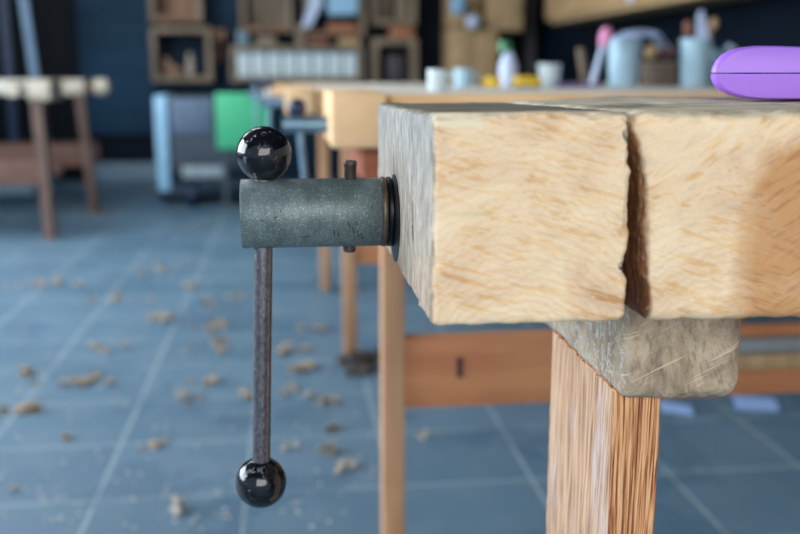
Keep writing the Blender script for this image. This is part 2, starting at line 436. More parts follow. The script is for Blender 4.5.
structure(obj('trim_2', box(B(), (x0, YW-.09, 0), (x1, YW-.002, 3.0), .004), plain('grey_post', (70, 68, 70), .6)))
x0, x1, _, _ = wpx(150, 372, 0, 80, YW)
structure(obj('trim_3', box(B(), (x0, YW-.02, .0), (x1, YW-.001, 2.6), .002), wall_material('blue_back_panel', (9, 26, 40), (24, 52, 72))))

# ------------------------------------------------------------------ the near workbench
AX = Vector((0.0, 0.7336, 0.7680))      # a point on the axis of the vise screw
bench = empty('workbench', (0.24, 0.70, 0), 'wooden workbench nearest the camera with the sharp green-grey vise screw and black ball handle', 'workbench', 'carpentry workbenches in the workshop')
OFF = Vector(bench.location)
def jaw_fn(P, n, e):
    P = P.copy(); P0 = P.copy()
    k = noise.noise(P*14)*.0006 + noise.noise(P*60)*.0003
    if e: k += noise.noise(P*70+Vector((3, 1, 7)))*.0008 + noise.noise(P*180)*.0005
    # the top is worn lower towards the back
    if P.z > .80: P.z -= (P.y-.53)/.33*.0045*(P.z-.80)/.05
    # crumbly inner edge towards the gap, chips along the top edge
    if P.x > .186 and n.x > .3: P.x += noise.noise(Vector((1.7, P0.y*14, P0.z*48)))*.0022 + noise.noise(Vector((9, P0.y*30, P0.z*190)))*.0010 - .0045*max(0, min(1, (P0.z-.82)/.03)) - .0030*math.exp(-((P0.z-.762)/.006)**2)
    if e and n.z > .2 and n.y < -.2: k += -abs(noise.noise(Vector((P0.x*90, 4, 2))))*.0030 - (.0035*math.exp(-((P0.x-.092)/.014)**2))
    if e and n.z < -.2 and n.x < -.2: k += noise.noise(Vector((2, P0.y*60, 2)))*.003
    return P + n*k
jaw = obj('vise_jaw', worn_box((.0792, .530, .7290), (.1965, .862, .8525), .0050, (.0019, .0045, .0019), jaw_fn), M['jaw'], bench, 180)
def body_fn(P, n, e):
    P = P.copy(); P0 = P.copy()
    k = noise.noise(P*12+Vector((5, 5, 5)))*.0009 + noise.noise(P*55)*.0004
    if e: k += noise.noise(P*65+Vector((13, 1, 7)))*.0012 + noise.noise(P*170)*.0006
    if P.x < .29 and P.z > .80: P.z -= (P0.y-.53)/.33*.0035*(P0.z-.80)/.05*min(1, (.29-P0.x)/.07)
    if P.x < .23:
        f = max(0, min(1, (.842-P0.z)/.11)); P.x += (-.0145 + .0165*f**.35)*(1-(P.x-.203)/.027 if P.x > .203 else 1)
        P.x += noise.noise(Vector((3.1, P0.y*10, P0.z*60)))*.0012
    if e and n.z > .2 and n.y < -.2: k += -abs(noise.noise(Vector((P0.x*70, 4, 9))))*.003
    return P + n*k
obj('bench_top', worn_box((.2060, .530, .7270), (.62, .862, .8530), .009, (.0026, .006, .0022), body_fn), M['body'], bench, 180)
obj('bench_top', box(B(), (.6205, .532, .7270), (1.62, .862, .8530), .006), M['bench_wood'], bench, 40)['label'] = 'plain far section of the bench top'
def beam_fn(P, n, e):
    return P + n*(noise.noise(P*22)*.0012 + noise.noise(P*80)*.0006 + noise.noise(P*230)*.0003 + (noise.noise(P*120)*.0010 if e else 0))
def cross_beam(): return worn_box((.2215, .598, .6515), (.3085, .885, .7265), .0125, (.0020, .005, .0020), beam_fn)
obj('cross_beam', cross_beam(), M['beam'], bench, 180)['label'] = 'weathered grey cross beam'
def leg_fn(P, n, e): return P + n*(noise.noise(Vector((P.x*60, P.y*60, P.z*8)))*.0005 + noise.noise(Vector((P.x*260, P.y*200, P.z*9)))*.0004 + (noise.noise(P*90)*.0006 if e else 0))
obj('leg', worn_box((.2215, .613, 0), (.2570, .772, .656), .0018, (.0010, .003, .006), leg_fn), M['leg'], bench, 60)
for xx in (1.36,):
    obj('cross_beam', box(B(), (xx, .598, .652), (xx+.08, .885, .7265), .008), M['beam'], bench, 40)
    obj('leg', box(B(), (xx, .613, 0), (xx+.036, .772, .656), .003), M['leg'], bench, 40)
# flange plate on the jaw
fl = obj('flange_plate', lathe(B(), [(.002, 0), (.0335, 0), (.0338, .0005), (.031, .0011), (.020, .0013), (.002, .0013)], (.0789, AX.y-.015, AX.z-.003), (-1, 0, 0), 64), M['black_steel'], jaw, 50)
# screw head (sleeve), bored for the handle
xs = -.0380
sl = obj('vise_screw', lathe(B(), [(.0215, 0), (.0260, .0), (.0266, .0008), (.0266, .1058), (.0260, .1068), (.0215, .1068)], (xs, AX.y, AX.z), (1, 0, 0), 96), M['sleeve'], bench, 40)
obj('retaining_ring', lathe(B(), [(.0245, 0), (.0266, 0), (.0273, .0010), (.0273, .0032), (.0266, .0042), (.0245, .0042)], (xs+.1070, AX.y, AX.z), (1, 0, 0), 96), M['bronze'], sl, 40)['label'] = 'bronze ring'
obj('retaining_ring', lathe(B(), [(.024, 0), (.0268, 0), (.0273, .0008), (.0273, .0028), (.0265, .0034), (.022, .0034)], (xs+.1121, AX.y, AX.z), (1, 0, 0), 96), M['black_steel'], sl, 40)
obj('threaded_rod', tube(B(), (xs+.111, AX.y, AX.z), (.21, AX.y, AX.z), .0125, seg=48), M['black_steel'], sl, 40)
pinx = .0445
obj('pin', lathe(B(), [(.004, 0), (.0048, .0008), (.0048, .0665), (.0052, .0675), (.0052, .0700), (.0046, .0712)], (pinx, AX.y-.002, AX.z-.0310), (.02, 0, 1), 24), plain('rusty_pin', (84, 72, 68), .5, .6, .3, 150), sl, 40)
# small dents and scratches on the sleeve: short dark nicks set into the paint
M['dent'] = plain('bare_dent', (44, 36, 34), .6)
for (px_, py_, L, a) in ((349, 224, 6, 1.9), (353, 229, 6, 1.9), (358, 233, 7, 1.85), (362, 236, 6, 1.9), (356, 222, 4, 1.9), (334, 232, 7, 1.6), (338, 233, 5, 1.5), (276, 216, 3, .4), (281, 210, 2, 1.2), (262, 219, 3, 0), (306, 236, 9, .1)):
    c = at(px_, py_, AX.y-.02); h = L*.0008*.5; dx = math.cos(a)*h; dz = math.sin(a)*h
    def on(z): return AX.y - math.sqrt(max(1e-9, .02662**2-(z-AX.z)**2))
    obj('dent', beam(B(), (c.x-dx, on(c.z-dz), c.z-dz), (c.x+dx, on(c.z+dz), c.z+dz), .0007, .0007, 0), M['dent'], sl)
# handle: bar and two ball knobs
top = at(264, 153.8, AX.y); bot = at(261, 482, AX.y)
top = Vector((top.x, AX.y, top.z)); bot = Vector((bot.x, AX.y, bot.z))
obj('handle_bar', tube(B(), top, bot, 0.0073, .0074, 40), M['steel'], sl, 40)
def knob(c, r, up):
    bm = B(); ax = (top-bot).normalized()*up
    prof = []
    a0 = math.asin(min(.99, .0095/r))
    for i in range(40):
        a = a0 + (PI-a0)*i/39
        prof.append((r*math.sin(a), r*math.cos(a)))
    prof = [(.0072, prof[0][1]+.0006), (.0090, prof[0][1]+.0006)] + prof
    lathe(bm, [(r_, h) for r_, h in prof][::-1], c, ax, 64)
    return bm
obj('ball_knob', knob(top, .0209, -1), M['knob'], sl, 60)
obj('ball_knob', knob(bot, .0208, 1), M['knob'], sl, 60)

# ------------------------------------------------------------------ purple plastic tool on the bench
ZT = .8535
def purple_tool():
    root = empty('plastic_tool_case', (.40, .72, ZT+.0006), 'bright purple plastic case with rounded end lying on the near bench top', 'tool case')
    # outline measured above the bench top: left end is a blunt rounded nose
    up = [(.3155, .0205), (.3163, .0245), (.3185, .0290), (.3225, .0335), (.3285, .0368), (.3370, .0390), (.3480, .0402), (.3650, .0402), (.3860, .0396), (.42, .0390), (.47, .0385), (.50, .036), (.512, .030), (.515, .0205)]
    lo_ = [(.3155, .0195), (.3160, .0155), (.3180, .0115), (.3225, .0075), (.3300, .0040), (.3400, .0017), (.3520, .0006), (.37, .0003), (.40, .0003), (.47, .0003), (.50, .003), (.512, .009), (.515, .0195)]
    y0, y1 = .690, .748
    def shell(pts):
        # cross-section rounded in Y by insetting the outline towards the seam on both faces
        bm = B(); n = len(pts); layers = []
        cz = .020; xm = (.3155+.515)/2
        for (yy, k, xo) in ((y0, .93, .0030), (y0+.0006, .955, .0018), (y0+.0018, .978, .0008), (y0+.0038, .993, .0002), (y0+.0070, 1.0, .0), (y0+.016, 1.0, .004), (y0+.028, 1.0, .011), (y0+.040, 1.0, .021), (y1-.010, 1.0, .032), (y1-.004, .985, .040), (y1-.001, .955, .046), (y1, .93, .050)):
            layers.append([bm.verts.new((x + xo*max(0, min(1, (.45-x)/.10)), yy, ZT+.0006+cz+(z-cz)*k)) for x, z in pts])
        for a, b in zip(layers, layers[1:]):
            for i in range(n): bm.faces.new((a[i], a[(i+1) % n], b[(i+1) % n], b[i]))
        bm.faces.new(layers[0]); bm.faces.new(layers[-1][::-1])
        return bm
    obj('upper_shell', shell(up), M['purple'], root, 30)
    obj('lower_shell', shell(lo_), M['purple'], root, 30)
    obj('seam_strip', box(B(), (.350, y0+.003, ZT+.018), (.512, y1-.003, ZT+.023)), plain('seam_dark', (66, 32, 110), .6), root)
purple_tool()

# ------------------------------------------------------------------ the other workbenches
def far_bench(name_label, xe, d, Y0, Y1, zt, zb, jw, leg_x, leg_w, reach, lean=0, brown=False, vise=True, gap=.006, leg_pale=False, group='carpentry workbenches in the workshop', long_len=1.9):
    """xe: x of the jaw's outer face, d=+1 bench runs to +x, -1 to -x"""
    root = empty('workbench', (xe+d*.5, (Y0+Y1)/2, 0), name_label, 'workbench', group)
    leg_d = 1
    def xb(a, b): return (min(a, b), max(a, b))
    blk = M['pale_block'] if brown else M['block_wood']
    a, b = xb(xe, xe+d*jw)
    jw_ = obj('vise_jaw', box(B(), (a, Y0, zb), (b, Y0+.30, zt), .006, 3), blk, root, 40)
    a, b = xb(xe+d*(jw+gap), xe+d*long_len)
    obj('bench_top', box(B(), (a, Y0+.005, zb+(.012 if not brown else .03)), (b, Y1, zt-.001), .005), M['grey_top'] if brown else M['bench_wood'], root, 40)
    lm = M['leg_brown'] if brown else M['leg_mid']; rm = M['rail_brown'] if brown else M['rail_wood']
    x0, x1 = xb(leg_x, leg_x+d*leg_w)
    far = xe+d*(long_len-.35)
    for (lx, ln) in (((x0+x1)/2, lean), (far, 0)):
        for yy in (Y0+.035, Y1-.05):
            if yy > Y0+.1 and lx != far: continue
            obj('leg', beam(B(), (lx+ln, yy, 0), (lx, yy, zb+.01), leg_w, .045 if not brown else .07), lm, root, 40)
    a, b = xb((x0+x1)/2+lean*.5, far)
    obj('rail', box(B(), (a, Y0+.02, .293), (b, Y0+.045, .4225), .003), rm, root, 40)
    if brown: obj('rail', box(B(), (a, Y1-.06, .30), (b, Y1-.035, .42), .003), rm, root, 40); 
    return root, jw_
# bench A right behind the near one
rA, jA = far_bench('wooden workbench second from the camera, its square block showing left of the near jaw', .0670, 1, 1.56, 2.05, .842, .752, .092, .151, .039, 1.9, long_len=1.95)
for o in list(rA.children):
    if o.name.startswith('leg') and False: pass
obj('cross_beam', box(B(), (.120, 1.60, .690), (.205, 1.95, .758), .006), M['rail_shaded'], rA, 40)
a = at(742, 338, 1.57); b = at(742, 350, 1.57); c = at(742, 364, 1.57)
obj('drawer_runner', box(B(), (.62, 1.545, b.z), (1.55, 1.579, a.z), .002), plain('grey_runner', (136, 142, 146), .5), rA, 40)['label'] = 'grey strip on the rail'
obj('batten', box(B(), (.62, 1.535, c.z), (1.55, 1.579, b.z-.001), .003), M['tan'], rA, 40)['label'] = 'pale wooden batten on the rail'
s0 = at(457, 378, 1.577); s1 = at(463, 358, 1.577)
obj('mortise', box(B(), (s0.x, 1.5775, s0.z), (s1.x, 1.59, s1.z), .001), M['slot'], rA)['label'] = 'dark slot cut in the rail'
def small_vise(root, x_out, x_in, y, z, r, k1, k2, mat=None):
    v = obj('vise_screw', tube(B(), (x_out, y, z), (x_in, y, z), r, seg=28, bev=.001), mat or M['blue_grey'], root, 40)
    obj('handle_bar', tube(B(), k1, k2, .006, seg=16), M['blue_grey'], v, 40)
    obj('ball_knob', ball(B(), k1, .0165, 24), M['dark_blue'], v, 180); obj('ball_knob', ball(B(), k2, .0165, 24), M['dark_blue'], v, 180)
small_vise(rA, -.012, .068, 1.70, .784, .014, at(297, 108, 1.70), at(307, 198, 1.70))
rB, jB = far_bench('wooden workbench third from the camera, carrying the tubs, cups and yellow tools', -.0110, 1, 2.85, 3.45, .829, .751, .088, .154, .042, 1.9, long_len=1.80)
small_vise(rB, -.09, -.012, 3.0, .785, .016, Vector((-.06, 3.0, .84)), Vector((-.062, 3.0, .60)))
rC, jC = far_bench('wooden workbench fourth from the camera in the middle row', -.09, 1, 3.78, 4.3, .826, .748, .09, .113, .04, 1.9, long_len=1.7)
small_vise(rC, -.16, -.091, 3.9, .785, .016, Vector((-.13, 3.9, .84)), Vector((-.13, 3.9, .62)))
rL, jL = far_bench('brown legged workbench at the left side of the room, nearer of the two there', -1.222, -1, 5.15, 5.62, .834, .730, .115, -1.318, -.045, 1.9, lean=.015, brown=True, long_len=1.9)
rM, jM = far_bench('brown legged workbench at the left side of the room, behind the other one there', -1.255, -1, 6.15, 6.62, .828, .735, .15, -1.312, -.045, 1.9, lean=.045, brown=True, long_len=2.0)
obj('vise_screw', tube(B(), (-1.25, 6.25, .785), (-1.21, 6.25, .785), .02, seg=20), M['crate_warm'], rM, 40)
p0 = at(92, 89, 6.2); p1 = at(108, 89, 6.2)
obj('vise_knob', lathe(B(), [(.03, 0), (.048, .008), (.052, .03), (.052, p1.x-p0.x-.03), (.046, p1.x-p0.x-.008), (.03, p1.x-p0.x)], (p0.x, 6.25, .782), (1, 0, 0), 28), M['pale_block'], rM, 40)
obj('vise_dog', box(B(), (-1.43, 5.12, .752), (-1.37, 5.15, .83), .004), M['pale_block'], rL)
obj('end_rail', beam(B(), (-1.315, 5.22, .37), (-1.315, 5.60, .37), .03, .10), M['rail_brown'], rL) if False else None

# ------------------------------------------------------------------ things standing on bench B
ZB = .8282
def spot(px_, Y): p = at(px_, 80, Y); return p.x
def pix(Y): return Y*1.03/FPX
def bucket(px_, Y, wpx_, hpx, label, mat, z=ZB, taper=.86, name='bucket', cat='bucket', handle=True, group=None, wall=.003):
    s = pix(Y); r = wpx_*s/2; h = hpx*s; x = spot(px_, Y)
    root = empty(name, (x, Y, z), label, cat, group)
    prof = [(0, 0.0), (r*taper, 0), (r*.985, h*.94), (r*1.03, h*.95), (r*1.03, h), (r-wall, h), (r*taper-wall, wall), (0, wall)]
    obj('tub', lathe(B(), prof, (x, Y, z+.0004), (0, 0, 1), 40), mat, root, 40)
    obj('rim', lathe(B(), [(r*1.0, h*.90), (r*1.05, h*.905), (r*1.05, h*.93), (r*1.0, h*.935)], (x, Y, z), (0, 0, 1), 40), mat, root, 40)
    return root, x, r, h
def mug(px_, Y, wpx_, hpx, label, mat, z=ZB, group=None):
    s = pix(Y); r = wpx_*s/2; h = hpx*s; x = spot(px_, Y)
    root = empty('mug', (x, Y, z), label, 'mug', group)
    obj('cup', lathe(B(), [(0, 0), (r*.8, 0), (r*.96, h*.12), (r, h*.9), (r, h), (r-.003, h), (r*.85, .006), (0, .005)], (x, Y, z+.0004), (0, 0, 1), 32), mat, root, 40)
    bm = B(); n = 12; pts = [Vector((x+r*.92+r*.75*math.sin(PI*i/n), Y, z+h*.5+h*.3*math.cos(PI*i/n))) for i in range(n+1)]
    for a, b in zip(pts, pts[1:]): tube(bm, a, b, .0045, seg=10)
    obj('handle', bm, mat, root, 60)
    return root
# white mug stands forward on bench A
mug(437, 1.68, 19, 21, 'white mug with handle standing at the front of the far bench, leftmost of the cups', M['white'], z=.8412)
mug(463, 3.05, 18, 17, 'small pale blue mug beside the yellow-handled tool', M['icewhite'])
bucket(549, 3.0, 23, 22, 'short white tub between the yellow block and the big buckets', M['white'], taper=.82, name='plastic_tub', cat='tub')
bk1 = bucket(623, 3.0, 32, 46, 'pale blue-grey bucket holding a pink brush, left of the two tall buckets', M['icewhite'], taper=.86)
bk2 = bucket(694, 3.02, 30, 46, 'pale blue bucket holding brushes, right of the two tall buckets beside the purple case', M['icewhite'], taper=.9)
# bottle
x = spot(508, 3.0); s = pix(3.0)
bt = empty('spray_bottle', (x, 3.0, ZB), 'white bottle with green cap standing behind the yellow block', 'bottle')
obj('bottle_body', lathe(B(), [(0, 0), (.027, 0), (.029, .006), (.029, .065), (.022, .088), (.013, .105), (.012, .112), (0, .112)], (x, 3.0, ZB+.0004), (0, 0, 1), 32), M['paper'], bt, 50)
obj('cap', lathe(B(), [(0, .11), (.022, .11), (.022, .125), (.018, .142), (0, .143)], (x-.012, 3.0, ZB), (0, 0, 1), 24), M['greencap'], bt, 50)
# yellow tools
def block_tool(px0, px1, h, Y, label, name, cat, extra=None):
    a = at(px0, 80, Y).x; b = at(px1, 80, Y).x
    root = empty(name, ((a+b)/2, Y, ZB), label, cat)
    obj('body', box(B(), (a, Y-.02, ZB+.0005), (b, Y+.02, ZB+h), .007, 3), M['yellow'], root, 40)
    return root, a, b
r_, a, b = block_tool(514, 540, .034, 2.93, 'yellow plastic tool block on the bench in front of the white bottle', 'sanding_block', 'sanding block')
obj('pad', box(B(), (a+.004, 2.909, ZB+.0003), (b-.004, 2.951, ZB+.006), .001), M['navy'], r_)
r_, a, b = block_tool(487, 500, .032, 2.93, 'yellow handled tool lying left of the yellow block', 'chisel', 'chisel')
obj('blade', box(B(), (a-.035, 2.922, ZB+.004), (a+.004, 2.938, ZB+.018), .002), M['brush_brown'], r_)
obj('ferrule', box(B(), (a-.012, 2.915, ZB+.003), (a+.002, 2.945, ZB+.024), .003), M['yellow'], r_)
# purple cloth strip
a = at(556, 80, 2.95).x; b = at(600, 80, 2.95).x
bm = B(); box(bm, (a, 2.92, ZB+.0003), (b, 2.99, ZB+.011), .004)
tag(obj('purple_cloth', bm, plain('violet_cloth', (110, 84, 150), .8), None, 40, ((a+b)/2, 2.95, ZB)), 'folded violet cloth lying between the short tub and the first bucket', 'cloth')
# brush with pink handle
def stick(name, cat, label, px0, py0, px1, py1, Y, r, mat, tipmat=None, tipr=None, tipl=.03):
    a = at(px0, py0, Y); b = at(px1, py1, Y)
    root = empty(name, a, label, cat)
    obj('handle', tube(B(), a, b, r, r*.8, 16, .0), mat, root, 40)
    if tipmat:
        d = (b-a).normalized()
        obj('head', lathe(B(), [(0, 0), (tipr*.6, 0), (tipr, tipl*.35), (tipr, tipl*.8), (tipr*.5, tipl), (0, tipl)], b-d*.002, d, 20), tipmat, root, 60)
    return root
stick('scrub_brush', 'brush', 'pink and white brush leaning against the left tall bucket', 592, 85, 603, 46, 2.93, .010, M['paper'], M['pink'], .019, .06)
stick('file_tool', 'file', 'grey file leaning behind the pink brush', 585, 82, 580, 48, 3.05, .014, M['crate'])
stick('paint_brush', 'brush', 'dark brown paint brush standing in the right bucket', 688, 80, 688, 36, 3.02, .006, M['crate_warm'], M['brush_brown'], .014, .05)
stick('paint_brush', 'brush', 'paint brush with pale tan bristles standing in the right bucket', 699, 78, 712, 30, 3.02, .006, M['crate_warm'], M['tan'], .013, .04)
# white set square standing in the right bucket
a = at(689, 74, 3.0); bm = B()
pts = [at(694, 74, 3.0), at(707, 74, 3.0), at(713, 52, 3.0), at(703, 10, 3.0), at(698, 12, 3.0)]
prism(bm, [(p.x, p.z) for p in pts], 2.998, 3.003)
tag(obj('scraper', bm, M['paper'], None, None, (a.x, 3.0, a.z)), 'white pointed scraper standing up in the right bucket', 'scraper')
# jug behind with loop handle
jx = at(720, 80, 3.12).x
jg = empty('jug', (jx, 3.12, ZB), 'pale blue jug standing behind the right bucket', 'jug')
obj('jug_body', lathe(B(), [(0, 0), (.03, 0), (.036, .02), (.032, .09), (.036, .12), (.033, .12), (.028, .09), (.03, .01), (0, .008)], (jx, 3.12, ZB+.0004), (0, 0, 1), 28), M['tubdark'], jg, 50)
bm = B(); n = 12
pts = [Vector((jx+.02+.036*math.sin(PI*i/n), 3.12, ZB+.085+.045*math.cos(PI*i/n))) for i in range(n+1)]
for p, q in zip(pts, pts[1:]): tube(bm, p, q, .009, seg=12)
obj('handle', bm, M['paper'], jg, 60)
# brown basket of rags with a white cloth over it
bx = at(660, 80, 3.1).x
bs = empty('storage_basket', (bx, 3.1, ZB), 'brown woven basket standing between the two tall buckets', 'basket')
obj('basket_wall', lathe(B(), [(0, 0), (.060, 0), (.066, .03), (.064, .075), (.06, .078), (.056, .03), (.05, .01), (0, .01)], (bx, 3.1, ZB+.0004), (0, 0, 1), 32), wood('basket_cane', (124, 108, 92), (78, 66, 58), (60, 60, 60)), bs, 50)
obj('rim', lathe(B(), [(.060, .070), (.069, .072), (.069, .080), (.060, .081)], (bx, 3.1, ZB), (0, 0, 1), 32), M['crate'], bs, 50)
bm = B(); nx_, ny_ = 28, 14
a = at(618, 36, 3.02); b = at(682, 36, 3.02); vs = []
for i in range(nx_+1):
    rowv = []
    for j in range(ny_+1):
        u = i/nx_; v = j/ny_
        xx = a.x+(b.x-a.x)*u; yy = 3.04+.10*v
        zz = ZB+.150+.030*math.sin(PI*min(1, u*1.05))**.7 - .05*abs(v-.5)**1.5 - (.045*max(0, u-.75)*4) + noise.noise(Vector((u*5, v*4, 1)))*.012
        rowv.append(bm.verts.new((xx, yy, zz)))
    vs.append(rowv)
for i in range(nx_):
    for j in range(ny_): bm.faces.new((vs[i][j], vs[i+1][j], vs[i+1][j+1], vs[i][j+1]))
bmesh.ops.solidify(bm, geom=bm.faces[:], thickness=.008)
tag(obj('folded_cloth', bm, M['paper'], None, 60, ((a.x+b.x)/2, 3.09, ZB+.14)), 'crumpled white cloth draped over rags between the buckets', 'cloth')
for (px_, py_, rr, m_, lab) in ((651, 51, .024, M['tan'], 'tan rag bundled in the brown basket under the white cloth, left one'), (669, 51, .024, M['brush_brown'], 'reddish brown rag bundled in the brown basket under the white cloth, right one')):
    c = at(px_, py_, 3.1); bm = B(); ball(bm, c, rr, 20)
    for v in bm.verts: v.co += (v.co-c).normalized()*noise.noise(v.co*40)*.012
    tag(obj('rag', bm, m_, None, 180, c), lab, 'rag')

# ------------------------------------------------------------------ wall storage
def crate(px0, px1, py0, py1, label, mat=None, Y=YW-.26, depth=.22, t=.035, group='wooden crates hung on the back wall', back=None, slats=0, tmat=None):
    a = at(px0, py1, Y); b = at(px1, py0, Y)
    mat = mat or M['crate']
    root = empty('wall_crate', ((a.x+b.x)/2, Y+depth/2, a.z), label, 'crate', group)
    obj('side_board', box(B(), (a.x, Y, a.z), (a.x+t, Y+depth, b.z), .003), mat, root, 40)
    obj('side_board', box(B(), (b.x-t, Y, a.z), (b.x, Y+depth, b.z), .003), mat, root, 40)
    obj('base_board', box(B(), (a.x+t, Y+.005, a.z), (b.x-t, Y+depth, a.z+t), .003), tmat or mat, root, 40)
    obj('top_board', box(B(), (a.x+t, Y+.005, b.z-t), (b.x-t, Y+depth, b.z), .003), tmat or mat, root, 40)
    if back: obj('back_board', box(B(), (a.x+t, Y+depth-.015, a.z+t), (b.x-t, Y+depth, b.z-t)), back, root)
    for k in range(slats):
        xx = a.x+t+(b.x-a.x-2*t)*(k+.5)/slats; w2 = (b.x-a.x-2*t)/slats*.36
        obj('slat', box(B(), (xx-w2, Y+.1, a.z+t), (xx+w2, Y+.125, b.z-t), .003), mat, root, 40)
    return root, a, b
def free(name, cat, label, bm, mat, o, smooth=40, group=None): return tag(obj(name, bm, mat, None, smooth, o), label, cat, group)
rt, a, b = crate(152, 211, 27, 82, 'square wooden crate on the back wall holding a pale bottle, lower one at the left', M['crate'], t=.045)
YC = YW-.2
p = at(191, 80, YC); z0 = a.z+.0555
free('bottle', 'bottle', 'pale bottle standing inside the lower left wall crate', lathe(B(), [(0, 0), (.03, 0), (.032, .06), (.028, .11), (.014, .15), (.013, .17), (0, .17)], (p.x, YC, z0), (0, 0, 1), 20), M['pale_block'], (p.x, YC, z0))
p = at(174, 80, YC)
bm = B(); prism(bm, [(p.x-.07, z0), (p.x+.07, z0), (p.x+.065, z0+.06), (p.x+.0, z0+.07), (p.x-.04, z0+.14), (p.x-.065, z0+.13)], YC-.03, YC+.03, .005)
free('hand_plane', 'plane', 'wooden hand plane inside the lower left wall crate', bm, M['crate_warm'], (p.x, YC, z0))
crate(149, 200, -45, 22, 'wooden crate with brown shelf board directly above the lower left one', M['crate'], t=.05, tmat=M['crate_warm'], back=M['crate_warm'])
p = at(217, 35, YC)
free('mallet', 'mallet', 'pinkish wooden mallet hanging right of the left crates', box(box(B(), (p.x-.10, YC+.02, p.z-.04), (p.x+.07, YC+.10, p.z+.045), .01), (p.x-.012, YC+.05, p.z-.2), (p.x+.012, YC+.075, p.z-.03), .004), M['crate_warm'], (p.x, YC, p.z))
crate(240, 291, -60, 32, 'tall wooden crate with upright slats in the middle of the back wall', M['crate'], t=.045, slats=4, tmat=M['crate_warm'])
rt, la, lb = crate(230, 364, 46, 82, 'long low wooden crate holding a row of white cartons', M['crate'], t=.04, Y=YW-.30, depth=.28)
n = 8; zc = la.z+.0405; wx = (lb.x-la.x-.10)/n
for k in range(n):
    xx = la.x+.05+wx*(k+.5); hh = .17
    o = empty('white_carton', (xx, YW-.2, zc), 'white carton inside the long low wall crate, '+('leftmost of the eight', 'second from the left', 'third from the left', 'fourth from the left', 'fourth from the right', 'third from the right', 'second from the right', 'rightmost of the eight')[k], 'carton', 'white cartons in the long crate')
    obj('carton_body', box(B(), (xx-wx*.44, YW-.27, zc), (xx+wx*.44, YW-.1, zc+hh), .006), M['white'], o, 40)
    obj('carton_lid', box(B(), (xx-wx*.46, YW-.275, zc+hh), (xx+wx*.46, YW-.095, zc+hh+.02), .004), M['icewhite'], o, 40)
zt_ = lb.z+.0005
def onlong(px_, w_, h_, mat, name, cat, label, bev=.01):
    x_ = at(px_, 40, YC).x
    free(name, cat, label, box(B(), (x_-w_/2, YC-.05, zt_), (x_+w_/2, YC+.05, zt_+h_), bev), mat, (x_, YC, zt_))
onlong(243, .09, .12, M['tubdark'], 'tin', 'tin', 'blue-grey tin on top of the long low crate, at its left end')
onlong(266, .16, .08, M['crate'], 'wooden_block', 'block', 'grey wooden block on the long crate beside the blue-grey tin')
onlong(300, .07, .17, M['crate'], 'wooden_block', 'block', 'upright grey wooden block on the long crate below the hanging blue-white sheet')
onlong(318, .16, .06, M['brush_brown'], 'wooden_block', 'block', 'brown wooden block on the long crate, in the middle of its top')
onlong(349, .17, .065, M['tan'], 'wooden_block', 'block', 'tan wooden block on the long crate at its right end')
r3, a, b = crate(304, 365, -60, 36, 'wooden crate with blue-white sheets above the right end of the long crate', M['crate'], t=.04, tmat=M['crate_warm'])
def sheet(pxs, Y, label, mat=None):
    pts = [at(x, y, Y) for x, y in pxs]; cx = sum(p.x for p in pts)/len(pts); cz = sum(p.z for p in pts)/len(pts)
    free('paper_sheet', 'paper', label, prism(B(), [(p.x, p.z) for p in pts], Y, Y+.006), mat or M['paper'], (cx, Y, cz), None)
sheet([(301, 28), (311, 26), (322, 4), (321, -25), (305, -25), (309, 4)], YW-.275, 'slanting blue-white sheet hanging at the left edge of the upper crate')
sheet([(328, 15), (357, 14), (358, -25), (326, -25)], YW-.275, 'broad blue-white sheet hanging in the upper crate above the long crate', M['ice'])
z0 = a.z+.0405; x_ = at(342, 30, YC).x
free('hand_plane', 'plane', 'reddish wooden plane lying under the broad blue-white sheet', box(B(), (x_-.12, YC-.04, z0), (x_+.12, YC+.04, z0+.06), .015), M['orange_wood'], (x_, YC, z0))
crate(372, 417, -60, 25, 'narrow wooden crate at the right end of the wall, upper one', M['crate'], t=.045, slats=2)
rt, a, b = crate(372, 418, 38, 92, 'narrow wooden crate at the right end of the wall, lower one', M['crate'], t=.055)
x_ = at(403, 30, YC).x; z0 = b.z+.0005
free('toy_block', 'block', 'orange-brown wooden lump lying between the two narrow crates', box(B(), (x_-.11, YC-.04, z0), (x_+.09, YC+.06, z0+.09), .02), M['orange_wood'], (x_, YC, z0))
x_ = at(398, 70, YC).x; z0 = a.z+.0555
free('grinder', 'machine', 'dark grey box inside the lower narrow crate', box(B(), (x_-.09, YC-.05, z0), (x_+.06, YC+.08, z0+.24), .02), plain('dark_grey_tool', (58, 54, 60), .5), (x_, YC, z0))
# tan cabinet on the back wall
def cabinet(px0, px1, py0, py1, Y, dep, label, nd):
    a = at(px0, py1, Y); b = at(px1, py0, Y)
    root = empty('wall_cabinet', ((a.x+b.x)/2, Y+dep/2, a.z), label, 'cabinet')
    obj('carcass', box(B(), (a.x, Y+.02, a.z), (b.x, Y+dep, b.z), .004), M['tan'], root, 40)
    for k in range(nd):
        u0 = a.x+(b.x-a.x)*k/nd+.006; u1 = a.x+(b.x-a.x)*(k+1)/nd-.006
        d_ = obj('door', box(B(), (u0, Y, a.z+.008), (u1, Y+.019, b.z-.008), .003), M['tan'], root, 40)
        obj('handle', box(B(), (u1-.035, Y-.012, a.z+.12), (u1-.02, Y, a.z+.20), .003), M['crate_warm'], d_)
cabinet(486, 526, -70, 31, YW-.40, .36, 'tan wooden cabinet on the back wall beside the grey post, upper right one', 1)
cabinet(449, 499, 28, 100, YW-.41, .37, 'tan wooden cabinet on the back wall above the pale blue mug', 2)
cabinet(449, 484, -70, 26, YW-.36, .32, 'tan wooden cabinet on the back wall beside the dark gap, topmost', 1)
p = at(473, 22, YW-.50)
